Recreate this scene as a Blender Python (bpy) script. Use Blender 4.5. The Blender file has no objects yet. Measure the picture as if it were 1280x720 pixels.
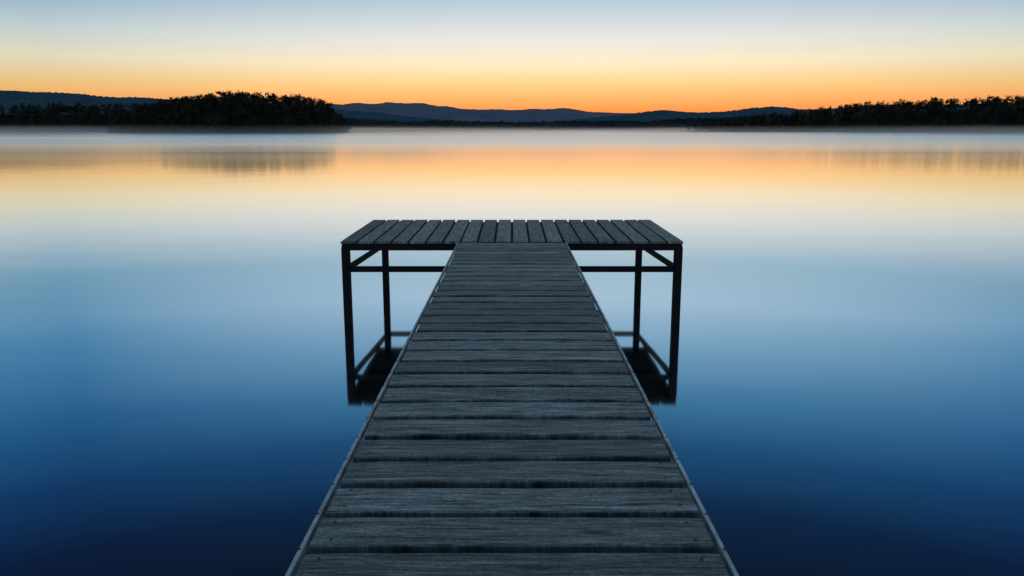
import bpy, math, random
import numpy as np
from mathutils import Vector, noise as mn
random.seed(4); rng=np.random.default_rng(4)
S=bpy.context.scene
S.view_settings.view_transform='Standard'; S.view_settings.look='None'; S.view_settings.exposure=0
CAMZ=2.22; F=997.0; TH=math.atan(199/F); c,s=math.cos(TH),math.sin(TH)

def lin(r,g,b):
    f=lambda v:(v/255/12.92) if v/255<=0.04045 else ((v/255+0.055)/1.055)**2.4
    return (f(r),f(g),f(b),1)
def world_pt(px,py,Y):
    u=(px-640)/F; v=(360-py)/F; k=Y/(c+v*s)
    return k*u, CAMZ+k*(-s+v*c)

# ------------------------------------------------ camera
cd=bpy.data.cameras.new('camera'); cam=bpy.data.objects.new('camera',cd); S.collection.objects.link(cam)
cam.location=(0,0,CAMZ); cam.rotation_euler=(math.pi/2-TH,0,0)
cd.sensor_width=36; cd.lens=36*F/1280; cd.clip_end=30000; cd.clip_start=0.05
S.camera=cam

# ------------------------------------------------ node helpers
class NT:
    def __init__(self,tree): self.t=tree; self.n=tree.nodes; self.l=tree.links; self.n.clear()
    def node(self,ty,**k):
        n=self.n.new(ty)
        for a,b in k.items(): setattr(n,a,b)
        return n
    def put(self,sock,v):
        if isinstance(v,bpy.types.NodeSocket): self.l.new(v,sock)
        else: sock.default_value=v
    def math(self,op,a,b=0.0,cc=None,clamp=False):
        n=self.node('ShaderNodeMath',operation=op,use_clamp=clamp)
        self.put(n.inputs[0],a); self.put(n.inputs[1],b)
        if cc is not None: self.put(n.inputs[2],cc)
        return n.outputs[0]
    def ramp(self,fac,stops,interp='LINEAR'):
        n=self.node('ShaderNodeValToRGB'); cr=n.color_ramp; cr.interpolation=interp
        while len(cr.elements)<len(stops): cr.elements.new(0.5)
        for e,(p,col) in zip(cr.elements,stops):
            e.position=p
        for e,(p,col) in zip(cr.elements,stops):
            e.color=col if not isinstance(col,(int,float)) else (col,col,col,1)
        self.put(n.inputs[0],fac); return n.outputs[0]
    def mix(self,fac,a,b,mode='MIX'):
        n=self.node('ShaderNodeMix',data_type='RGBA',blend_type=mode)
        self.put(n.inputs[0],fac); self.put(n.inputs[6],a); self.put(n.inputs[7],b); return n.outputs[2]
    def noise(self,vec,scale,detail=3,rough=.5,dist=0):
        n=self.node('ShaderNodeTexNoise'); self.put(n.inputs['Vector'],vec)
        n.inputs['Scale'].default_value=scale; n.inputs['Detail'].default_value=detail
        n.inputs['Roughness'].default_value=rough; n.inputs['Distortion'].default_value=dist
        return n.outputs[0]
    def mapping(self,vec,scale=(1,1,1)):
        n=self.node('ShaderNodeMapping'); self.put(n.inputs[0],vec); n.inputs[3].default_value=scale; return n.outputs[0]
def newmat(name):
    m=bpy.data.materials.new(name); m.use_nodes=True; return m,NT(m.node_tree)

# ------------------------------------------------ sky
W=bpy.data.worlds.new('World'); S.world=W; W.use_nodes=True; t=NT(W.node_tree)
tc=t.node('ShaderNodeTexCoord'); sep=t.node('ShaderNodeSeparateXYZ'); t.l.new(tc.outputs['Generated'],sep.inputs[0])
x,y,z=sep.outputs
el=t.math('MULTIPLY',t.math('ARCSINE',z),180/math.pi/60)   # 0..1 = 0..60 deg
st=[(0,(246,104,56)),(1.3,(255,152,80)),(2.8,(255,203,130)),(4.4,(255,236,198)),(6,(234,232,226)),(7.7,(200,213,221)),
    (9.2,(164,196,214)),(12,(174,204,227)),(15,(130,176,209)),(18.5,(70,134,178)),(22,(25,86,134)),(26,(3,42,80)),(31,(1,14,36)),(37,(2,14,32)),(48,(120,128,140)),(60,(194,196,198))]  # bands above the view invented to tint the water and light the deck
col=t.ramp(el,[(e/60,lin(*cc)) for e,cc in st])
h=t.math('SQRT',t.math('ADD',t.math('MULTIPLY',x,x),t.math('MULTIPLY',y,y)))
ca=t.math('DIVIDE',t.math('ADD',y,t.math('MULTIPLY',x,0.06)),t.math('MAXIMUM',h,1e-4))
az=t.math('DIVIDE',t.math('SUBTRACT',1.0,ca),0.16,clamp=True)
ke=t.math('MULTIPLY',el,60/13.0,clamp=True)
k=t.math('MULTIPLY',az,ke)
col=t.mix(k,col,t.mix(1.0,col,(0.20,0.47,0.64,1),'MULTIPLY'))
# dawn glow strongest low over the centre of the lake
glow=t.math('MULTIPLY',t.math('SUBTRACT',1.0,t.math('MULTIPLY',az,1.6),clamp=True),t.math('SUBTRACT',1.0,t.math('MULTIPLY',el,60/5.0),clamp=True))
col=t.mix(glow,col,t.mix(1.0,col,(1.28,1.10,0.98,1),'MULTIPLY'))
sky=t.node('ShaderNodeTexSky',sky_type='NISHITA'); sky.sun_disc=False; sky.sun_elevation=math.radians(-2); sky.sun_rotation=0
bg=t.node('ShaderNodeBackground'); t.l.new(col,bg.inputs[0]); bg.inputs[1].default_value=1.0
bg2=t.node('ShaderNodeBackground'); t.l.new(sky.outputs[0],bg2.inputs[0]); bg2.inputs[1].default_value=0.03
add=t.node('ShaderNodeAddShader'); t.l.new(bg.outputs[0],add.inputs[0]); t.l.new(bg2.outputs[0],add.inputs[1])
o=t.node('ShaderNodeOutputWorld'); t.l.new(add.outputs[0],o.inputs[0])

# ------------------------------------------------ mesh builder
def mkobj(name,V,Fc,mats,parent=None,smooth=False):
    me=bpy.data.meshes.new(name); me.from_pydata(V,[],Fc); me.update()
    for m in (mats if isinstance(mats,list) else [mats]): me.materials.append(m)
    if smooth: me.polygons.foreach_set('use_smooth',[True]*len(me.polygons))
    ob=bpy.data.objects.new(name,me); S.collection.objects.link(ob)
    if parent: ob.parent=parent
    return ob

# ------------------------------------------------ water
m,t=newmat('lake_water')
g=t.node('ShaderNodeNewGeometry'); P=g.outputs['Position']
sp=t.node('ShaderNodeSeparateXYZ'); t.l.new(P,sp.inputs[0])
far=t.node('ShaderNodeMapRange'); far.interpolation_type='SMOOTHSTEP'; t.l.new(sp.outputs[1],far.inputs[0])
far.inputs[1].default_value=12; far.inputs[2].default_value=180; far.inputs[3].default_value=0.05; far.inputs[4].default_value=0.185
bands=t.noise(t.mapping(P,(0.0012,0.014,1)),1.0,4,.6)
bands2=t.ramp(bands,[(0.38,0.0),(0.62,1.0)])
rough=t.math('ADD',far.outputs[0],t.math('MULTIPLY',t.math('MULTIPLY',bands2,0.10),t.math('DIVIDE',sp.outputs[1],180.0,clamp=True)))
bn=t.noise(t.mapping(P,(0.25,0.6,1)),1.0,2)
bump=t.node('ShaderNodeBump'); bump.inputs['Strength'].default_value=0.3; bump.inputs['Distance'].default_value=0.01; t.l.new(bn,bump.inputs['Height'])
fr=t.node('ShaderNodeFresnel'); fr.inputs[0].default_value=1.33
fac=t.math('POWER',fr.outputs[0],0.13)
gl=t.node('ShaderNodeBsdfGlossy'); gl.inputs[0].default_value=(1,1,1,1); t.l.new(rough,gl.inputs['Roughness']); t.l.new(bump.outputs[0],gl.inputs['Normal'])
df=t.node('ShaderNodeBsdfDiffuse'); df.inputs[0].default_value=(0.001,0.006,0.013,1)
mx=t.node('ShaderNodeMixShader'); t.l.new(fac,mx.inputs[0]); t.l.new(df.outputs[0],mx.inputs[1]); t.l.new(gl.outputs[0],mx.inputs[2])
o=t.node('ShaderNodeOutputMaterial'); t.l.new(mx.outputs[0],o.inputs[0])
WZ=-0.035
mkobj('lake_water',[(-9000,-600,WZ),(9000,-600,WZ),(9000,9000,WZ),(-9000,9000,WZ)],[(0,1,2,3)],m)

# ------------------------------------------------ hills
def hillmat(name,a,b,scale):
    m,t=newmat(name); g=t.node('ShaderNodeNewGeometry')
    n=t.noise(g.outputs['Position'],scale,6,.7)
    cc=t.mix(t.ramp(n,[(0.35,0.0),(0.65,1.0)]),a,b)
    d=t.node('ShaderNodeBsdfDiffuse'); t.l.new(cc,d.inputs[0]); o=t.node('ShaderNodeOutputMaterial'); t.l.new(d.outputs[0],o.inputs[0]); return m
def ridge(name,prof,D,depth,mat,fuzz,seed,n=900,rows=14):
    xs=np.array([p[0] for p in prof],float); ys=np.array([p[1] for p in prof],float)
    V=[];Fc=[]
    for i in range(n+1):
        px=xs[0]+(xs[-1]-xs[0])*i/n
        py=np.interp(px,xs,ys)
        py-= 1.0*mn.noise(Vector((px*0.02,seed,0)))+ fuzz*mn.noise(Vector((px*0.25,seed,3)))+fuzz*.7*mn.noise(Vector((px*0.7,seed,7)))
        for j in range(rows+1):
            q=j/rows; Y=D+depth*q
            X,Zc=world_pt(px,py,D+depth)
            X=X*(Y/(D+depth))
            Zc=max(Zc,0.0)
            zz=Zc*(math.sin(q*math.pi/2)**0.8)
            if 0<j<rows: zz*=1+0.12*mn.noise(Vector((X*0.006,Y*0.006,seed)))
            V.append((X,Y,zz-(0.6 if j==0 else 0)))
        X,_=world_pt(px,py,D+depth); V.append((X,D+depth*1.9,-2))
    R=rows+2
    for i in range(n):
        for j in range(R-1):
            a=i*R+j; Fc.append((a,a+R,a+R+1,a+1))
    return mkobj(name,V,Fc,mat)
hm1=hillmat('far_hill_hazed_forest',(0.24,0.255,0.32,1),(0.18,0.20,0.26,1),0.004)  # distance haze is mixed into this base colour
hm2=hillmat('blue_hill_hazed_forest',(0.090,0.16,0.205,1),(0.06,0.11,0.15,1),0.008)  # bluish haze of distance is painted into the forest colour
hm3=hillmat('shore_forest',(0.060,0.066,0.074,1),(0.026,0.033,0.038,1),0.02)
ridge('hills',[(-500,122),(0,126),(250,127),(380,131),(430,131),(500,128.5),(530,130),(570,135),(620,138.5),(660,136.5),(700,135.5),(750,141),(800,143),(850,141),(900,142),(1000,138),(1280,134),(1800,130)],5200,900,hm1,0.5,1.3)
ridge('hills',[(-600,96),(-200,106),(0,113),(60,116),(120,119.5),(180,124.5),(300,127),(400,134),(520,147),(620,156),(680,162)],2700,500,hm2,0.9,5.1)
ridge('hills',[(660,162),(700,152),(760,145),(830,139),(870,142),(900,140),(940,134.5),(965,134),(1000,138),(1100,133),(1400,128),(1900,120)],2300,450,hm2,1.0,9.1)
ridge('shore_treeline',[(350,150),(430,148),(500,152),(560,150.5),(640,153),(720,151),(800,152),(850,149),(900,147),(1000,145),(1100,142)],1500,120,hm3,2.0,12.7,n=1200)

# ------------------------------------------------ near wooded shores
lm=hillmat('shore_ground',(0.040,0.034,0.022,1),(0.022,0.020,0.015,1),0.1)
m,t=newmat('tree_foliage')
at=t.node('ShaderNodeAttribute',attribute_name='Col'); d=t.node('ShaderNodeBsdfDiffuse'); t.l.new(at.outputs[0],d.inputs[0])
tr=t.node('ShaderNodeBsdfTranslucent'); t.l.new(at.outputs[0],tr.inputs[0])
mx=t.node('ShaderNodeMixShader'); mx.inputs[0].default_value=.3; t.l.new(d.outputs[0],mx.inputs[1]); t.l.new(tr.outputs[0],mx.inputs[2])
o=t.node('ShaderNodeOutputMaterial'); t.l.new(mx.outputs[0],o.inputs[0]); fm=m
PAL=np.array([(0.040,0.062,0.048),(0.055,0.066,0.040),(0.10,0.062,0.034),(0.16,0.085,0.036),(0.070,0.074,0.064),(0.045,0.055,0.050)])
def forest(name,trees):
    Vs=[];Cs=[];nf=0
    for (X,Y,Z,H,kind) in trees:
        colr=PAL[rng.choice(len(PAL),p=[.26,.2,.14,.08,.14,.18])]*rng.uniform(.7,1.3)
        tri=[]
        for a in range(3):
            an=a*2.1+rng.uniform(0,1); r=H*0.018; dx,dy=math.cos(an)*r,math.sin(an)*r
            tri.append([(X-dx,Y-dy,Z-1),(X+dx,Y+dy,Z-1),(X+rng.normal(0,.2),Y,Z+H*.95)])
        for a in range(6):
            an=rng.uniform(0,6.28); zb=Z+H*rng.uniform(.3,.75); L=H*rng.uniform(.15,.28)
            tri.append([(X,Y,zb),(X,Y,zb+.25),(X+math.cos(an)*L,Y+math.sin(an)*L,zb+L*rng.uniform(.5,1.2))])
        tri=np.array(tri); Vs.append(tri); Cs.append(np.tile(np.array([.09,.08,.07]),(len(tri),1)))
        N=150 if kind==0 else 110
        if kind==0:
            k=rng.integers(6,10)
            cz=rng.uniform(.25,.88,k)*H; rr=H*.30*np.sqrt(np.clip(1-((cz/H-.55)/.42)**2,.1,1))
            an=rng.uniform(0,6.28,k); cen=np.stack([X+np.cos(an)*rr*.8,Y+np.sin(an)*rr*.8,Z+cz],1)
            idx=rng.integers(0,k,N); dd=rng.normal(0,1,(N,3)); dd/=np.linalg.norm(dd,axis=1)[:,None]
            pc=cen[idx]+dd*(H*rng.uniform(.08,.17,k)[idx])[:,None]*rng.uniform(.4,1.05,N)[:,None]
            sh=.6+.8*rng.random(k)[idx]
        else:
            q=rng.random(N)**.7; q=1-q; r=(1-q)*H*.19*(0.75+.25*np.sin(q*40)); an=rng.uniform(0,6.28,N)
            pc=np.stack([X+np.cos(an)*r,Y+np.sin(an)*r,Z+H*(.12+.88*q)],1); sh=np.full(N,.6)
        sz=H*.05*rng.uniform(.5,1.3,N)
        tri=pc[:,None,:]+rng.normal(0,1,(N,3,3))*sz[:,None,None]
        Vs.append(tri); Cs.append(colr[None,:]*(sh*rng.uniform(.6,1.4,N))[:,None])
    V=np.concatenate(Vs); C=np.concatenate(Cs); n=len(V)
    me=bpy.data.meshes.new(name); me.vertices.add(n*3); me.vertices.foreach_set('co',V.reshape(-1))
    me.loops.add(n*3); me.loops.foreach_set('vertex_index',np.arange(n*3)); me.polygons.add(n)
    me.polygons.foreach_set('loop_start',np.arange(n)*3); me.update(calc_edges=True)
    ca=me.color_attributes.new('Col','FLOAT_COLOR','CORNER')
    cc=np.ones((n*3,4)); cc[:,:3]=np.repeat(C,3,axis=0); ca.data.foreach_set('color',cc.reshape(-1))
    me.materials.append(fm); ob=bpy.data.objects.new(name,me); S.collection.objects.link(ob); return ob
def shore(prefix,prof,D,depth,ntree,treeH,seed,conf=.25,lift=0):
    xs=np.array([p[0] for p in prof],float); ys=np.array([p[1] for p in prof],float)-lift
    def crest(px):
        return max(0.,world_pt(px,float(np.interp(px,xs,ys)),D+depth*.5)[1])
    def land(px,q):
        base=crest(px)-treeH*.9; base=max(base,.3)
        return base*math.sin(min(1,q*1.8)*math.pi/2)*(1 if q<.7 else max(0,1-(q-.7)/.3))+ .4*mn.noise(Vector((px*.05,q*4,seed)))
    n=160;R=14;V=[];Fc=[]
    for i in range(n+1):
        px=xs[0]+(xs[-1]-xs[0])*i/n
        for j in range(R+1):
            q=j/R; Y=D+depth*q+ (6*mn.noise(Vector((px*.03,seed,1))) if j<2 else 0); X=(px-640)/F*(D+depth*.5)/c
            V.append((X,Y,land(px,q) if 0<j<R else -.5))
    for i in range(n):
        for j in range(R): a=i*(R+1)+j; Fc.append((a,a+R+1,a+R+2,a+1))
    mkobj(prefix+'_ground',V,Fc,lm)
    T=[]
    for i in range(ntree):
        px=rng.uniform(xs[0],xs[-1]); q=rng.uniform(.03,.85)
        top=crest(px)
        if top<1: continue
        lz=land(px,q); H=min(treeH*rng.uniform(.75,1.1),top*rng.uniform(.8,1.05))
        if q<.12: H*=rng.uniform(.4,.85)
        T.append(((px-640)/F*(D+depth*.5)/c,D+depth*q,lz,max(H,1.2),1 if rng.random()<conf else 0))
    for i in range(ntree//2):
        px=rng.uniform(xs[0],xs[-1]); T.append(((px-640)/F*(D+depth*.5)/c,D+depth*rng.uniform(.01,.12),.1,rng.uniform(2,5),0))
    forest(prefix+'_trees',T)
shore('wooded_point',[(186,146),(194,132),(230,125),(265,120),(290,116),(330,117),(370,119),(400,123),(418,131),(430,146),(438,160)],470,70,620,8,2.2,.12,lift=1)
shore('wooded_shore',[(-420,128),(-200,128),(0,130),(60,131),(120,130),(185,131),(230,135),(300,150)],640,90,620,10,4.4,.15,lift=1)
shore('wooded_bank',[(860,158),(890,150),(940,146),(1000,139),(1040,133),(1080,129),(1130,126),(1180,125),(1230,123),(1280,120),(1400,116),(1700,112)],600,110,1000,10,6.6,.2,lift=2)

# ------------------------------------------------ mist
m,t=newmat('mist')
g=t.node('ShaderNodeNewGeometry'); sp=t.node('ShaderNodeSeparateXYZ'); t.l.new(g.outputs['Position'],sp.inputs[0])
hz=t.math('SUBTRACT',1.0,t.math('DIVIDE',sp.outputs[2],4.2),clamp=True); hz=t.math('POWER',hz,1.5)
nn=t.ramp(t.noise(t.mapping(g.outputs['Position'],(0.008,0.012,0.03)),1.0,2),[(0.35,0.1),(0.65,1.0)])
# mist gathers against the wooded shores, thins over open water
bank=t.math('DIVIDE',t.math('ABSOLUTE',t.math('SUBTRACT',sp.outputs[0],45.0)),170.0,clamp=True)
bank=t.math('ADD',0.22,t.math('MULTIPLY',bank,0.95))
vs=t.node('ShaderNodeVolumeScatter'); vs.inputs[0].default_value=(1,1,1,1); vs.inputs['Anisotropy'].default_value=.88
t.l.new(t.math('MULTIPLY',t.math('MULTIPLY',t.math('MULTIPLY',hz,nn),bank),0.010),vs.inputs['Density'])
o=t.node('ShaderNodeOutputMaterial'); t.l.new(vs.outputs[0],o.inputs['Volume'])
V=[(a,b,cc) for a in (-700,700) for b in (260,1300) for cc in (0.02,4.2)]
mkobj('mist',V,[(0,1,3,2),(4,6,7,5),(0,4,5,1),(2,3,7,6),(0,2,6,4),(1,5,7,3)],m)

# ------------------------------------------------ dock
m,t=newmat('weathered_wood')
at=t.node('ShaderNodeAttribute',attribute_name='Pl'); ps=t.node('ShaderNodeSeparateXYZ'); t.l.new(at.outputs['Vector'],ps.inputs[0])
uv=t.node('ShaderNodeAttribute',attribute_name='Gr')
G=uv.outputs['Vector']
g1=t.noise(t.mapping(G,(2.6,38,7.3)),1.0,6,.68,1.1)
g2=t.noise(t.mapping(G,(8,170,3.1)),1.0,3,.6)
g3=t.noise(t.mapping(G,(2.5,6,11.7)),1.0,4,.6)
g4=t.noise(t.mapping(G,(70,110,5.7)),1.0,4,.7)
f=t.math('ADD',t.math('ADD',t.math('MULTIPLY',g1,.46),t.math('MULTIPLY',g2,.28)),t.math('MULTIPLY',g4,.26))
base=t.ramp(f,[(.38,(0.025,0.024,0.023,1)),(.46,(0.14,0.136,0.129,1)),(.54,(0.30,0.293,0.282,1)),(.63,(0.68,0.67,0.65,1))])
vo=t.node('ShaderNodeTexVoronoi'); t.l.new(t.mapping(G,(1.7,7,1.0)),vo.inputs['Vector']); vo.inputs['Scale'].default_value=1.0
kn=t.ramp(vo.outputs['Distance'],[(0.04,0.25),(0.12,1.0)])
tone=t.math('ADD',.60,t.math('MULTIPLY',ps.outputs[0],.75))
pt=t.math('ADD',.45,t.math('MULTIPLY',g3,1.15))
tm=t.math('MULTIPLY',t.math('MULTIPLY',tone,pt),kn)
cmb=t.node('ShaderNodeCombineXYZ'); [t.l.new(tm,cmb.inputs[i]) for i in range(3)]
base=t.mix(1.0,base,cmb.outputs[0],'MULTIPLY')
bump=t.node('ShaderNodeBump'); bump.inputs['Strength'].default_value=1.0; bump.inputs['Distance'].default_value=.004; t.l.new(f,bump.inputs['Height'])
pr=t.node('ShaderNodeBsdfPrincipled'); t.l.new(base,pr.inputs['Base Color']); pr.inputs['Roughness'].default_value=.6; pr.inputs['Specular IOR Level'].default_value=.4
t.l.new(bump.outputs[0],pr.inputs['Normal']); o=t.node('ShaderNodeOutputMaterial'); t.l.new(pr.outputs[0],o.inputs[0]); wood=m
def simple(name,colr,rough,metal=0,nz=20):
    m,t=newmat(name); g=t.node('ShaderNodeNewGeometry'); n=t.noise(g.outputs['Position'],nz,4,.6)
    a=tuple(v*.5 for v in colr)+(1,); b=tuple(min(1,v*1.4) for v in colr)+(1,)
    p=t.node('ShaderNodeBsdfPrincipled'); t.l.new(t.mix(t.ramp(n,[(.3,0.0),(.7,1.0)]),a,b),p.inputs['Base Color'])
    p.inputs['Roughness'].default_value=rough; p.inputs['Metallic'].default_value=metal
    o=t.node('ShaderNodeOutputMaterial'); t.l.new(p.outputs[0],o.inputs[0]); return m
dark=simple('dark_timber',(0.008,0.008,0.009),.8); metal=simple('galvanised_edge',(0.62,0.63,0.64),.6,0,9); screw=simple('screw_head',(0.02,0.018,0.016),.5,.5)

dock=bpy.data.objects.new('dock',None); S.collection.objects.link(dock)
Zd=lambda yy: 1.02-0.00986*(yy-2)
def planks(name,specs,axis):
    V=[];Fc=[];Gr=[];Pl=[]
    for k,(cx,cy,cz,L,Wd,T,rot,roll) in enumerate(specs):
        b=.005; idn=k*1.37; tn=random.random(); nL=10
        sect=[(-Wd/2,-T),(-Wd/2,-b),(-Wd/2+b,0),(-Wd/4,-.0006),(0,-.0012),(Wd/4,-.0006),(Wd/2-b,0),(Wd/2,-b),(Wd/2,-T)]
        n=len(sect); b0=len(V); bow=random.uniform(-.0025,.0025)
        e=[random.uniform(0,.004) for _ in range(2)]
        for i in range(nL+1):
            a=-L/2+L*i/nL
            if i==0:a+=e[0]
            if i==nL:a-=e[1]
            for (w,zz) in sect:
                w2=w+.0012*mn.noise(Vector((a*3,k*2.1,w*9)))
                zq=zz+roll*w+bow*(1-(2*a/L)**2)
                if i in(0,nL) and zz>-T*.5: zq-=.003
                u,v=(a*math.cos(rot)-w2*math.sin(rot),a*math.sin(rot)+w2*math.cos(rot))
                if axis==1: u,v=v,u
                V.append((cx+u,cy+v,cz+zq)); Gr.append((a+k*3.1,w,idn)); Pl.append(tn)
        for i in range(nL):
            for j in range(n):
                a0=b0+i*n+j; a1=b0+i*n+(j+1)%n
                Fc.append((a0,a0+n,a1+n,a1) if axis==0 else (a0,a1,a1+n,a0+n))
        Fc.append(tuple(b0+j for j in range(n))); Fc.append(tuple(b0+nL*n+j for j in reversed(range(n))))
    ob=mkobj(name,V,Fc,wood,dock)
    a=ob.data.attributes.new('Gr','FLOAT_VECTOR','POINT'); a.data.foreach_set('vector',np.array(Gr,float).reshape(-1))
    a=ob.data.attributes.new('Pl','FLOAT_VECTOR','POINT'); a.data.foreach_set('vector',np.repeat(np.array(Pl,float),3))
    return ob
def boxes(name,bs,mat):
    V=[];Fc=[]
    for (p0,p1,w,hh) in bs:
        a=Vector(p0);b=Vector(p1);d=(b-a).normalized()
        up=Vector((0,0,1)) if abs(d.z)<.9 else Vector((0,1,0)); sd=d.cross(up).normalized(); up=sd.cross(d)
        i0=len(V)
        for q in(a,b):
            for (sx,sz) in((-1,-1),(1,-1),(1,1),(-1,1)): V.append(tuple(q+sd*sx*w/2+up*sz*hh/2))
        for f in((0,1,2,3),(7,6,5,4),(0,4,5,1),(1,5,6,2),(2,6,7,3),(3,7,4,0)): Fc.append(tuple(i0+v for v in f))
    ob=mkobj(name,V,Fc,mat,dock); bv=ob.modifiers.new('b','BEVEL'); bv.width=.002; bv.segments=1; return ob
END=9.06
sp_=[];sc=[];PS=.2215
ys0=2.13-PS*18
k=0;clips=[]
while True:
    y0=ys0+PS*k; y1=y0+PS
    if y1>END+.02: break
    cy=(y0+y1)/2+random.uniform(-.002,.002)
    sp_.append((random.uniform(-.003,.003),cy,Zd(cy)+random.uniform(-.0015,.0015),1.200+random.uniform(-.006,.006),PS-.048+random.uniform(-.004,.004),.045,random.uniform(-.0025,.0025),random.uniform(-.012,.012)))
    for sx in(-1,1):
        for dy in(-.055,.055): sc.append((sx*(.545+random.uniform(-.008,.008)),cy+dy+random.uniform(-.008,.008),Zd(cy)))
        clips.append(((sx*.6185,y0-.004,Zd(y0)+.0003),(sx*.6185,y0+.004,Zd(y0)+.0003),.009,.004))
    k+=1
planks('walkway_planks',sp_,0)
V=[];Fc=[]
for (a,b,zz) in sc:
    i0=len(V)
    for q in range(8): V.append((a+.0055*math.cos(q*.785),b+.0055*math.sin(q*.785),zz+.0025))
    Fc.append(tuple(range(i0,i0+8)))
mkobj('screws',V,Fc,screw,dock)
ya,yb=ys0,END
boxes('edge_clips',clips,dark)  # small dark clips break up the pale edge at each board gap
boxes('edge_angle',[((sx*.6170,ya,Zd(ya)-.016),(sx*.6170,yb,Zd(yb)-.016),.012,.032) for sx in(-1,1)],metal)
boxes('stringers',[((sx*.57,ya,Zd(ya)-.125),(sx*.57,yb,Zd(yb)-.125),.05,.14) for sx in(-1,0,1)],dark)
boxes('walkway_shade_sheet',[((0,ya,Zd(ya)-.0505),(0,yb,Zd(yb)-.0505),1.19,.007)],dark)  # dark sheet added below the boards to blacken the open gaps
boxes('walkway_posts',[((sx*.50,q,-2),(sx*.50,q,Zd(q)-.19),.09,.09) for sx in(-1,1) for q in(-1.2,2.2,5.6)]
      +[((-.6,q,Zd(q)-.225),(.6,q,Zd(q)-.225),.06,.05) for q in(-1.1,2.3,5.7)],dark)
# platform
PZ=.955; n=20; PW=3.96; w=PW/n; Y0,Y1=9.075,11.32
spec=[(-PW/2+w*(i+.5)+random.uniform(-.002,.002),(Y0+Y1)/2,PZ+random.uniform(-.001,.001),Y1-Y0,w-.028,.030,random.uniform(-.001,.001),random.uniform(-.008,.008)) for i in range(n)]
planks('platform_planks',spec,1)
boxes('platform_shade_sheet',[((0,Y0+.02,PZ-.037),(0,Y1-.02,PZ-.037),PW-.04,.008)],dark)  # added dark sheet, stands in for shade in the slat gaps
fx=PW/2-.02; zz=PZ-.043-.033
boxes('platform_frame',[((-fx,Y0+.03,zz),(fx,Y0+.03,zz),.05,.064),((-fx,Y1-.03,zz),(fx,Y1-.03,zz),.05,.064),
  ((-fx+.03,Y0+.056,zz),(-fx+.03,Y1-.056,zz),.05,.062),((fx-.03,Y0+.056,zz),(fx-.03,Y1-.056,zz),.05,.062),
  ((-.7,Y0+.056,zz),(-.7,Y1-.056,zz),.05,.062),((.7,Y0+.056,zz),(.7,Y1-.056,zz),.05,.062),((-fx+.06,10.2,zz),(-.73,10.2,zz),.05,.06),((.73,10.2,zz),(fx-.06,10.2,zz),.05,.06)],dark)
RZ=.62; fp=1.925;bp=1.80;by=11.2;fy=9.14
pb=[]
for sx in(-1,1):
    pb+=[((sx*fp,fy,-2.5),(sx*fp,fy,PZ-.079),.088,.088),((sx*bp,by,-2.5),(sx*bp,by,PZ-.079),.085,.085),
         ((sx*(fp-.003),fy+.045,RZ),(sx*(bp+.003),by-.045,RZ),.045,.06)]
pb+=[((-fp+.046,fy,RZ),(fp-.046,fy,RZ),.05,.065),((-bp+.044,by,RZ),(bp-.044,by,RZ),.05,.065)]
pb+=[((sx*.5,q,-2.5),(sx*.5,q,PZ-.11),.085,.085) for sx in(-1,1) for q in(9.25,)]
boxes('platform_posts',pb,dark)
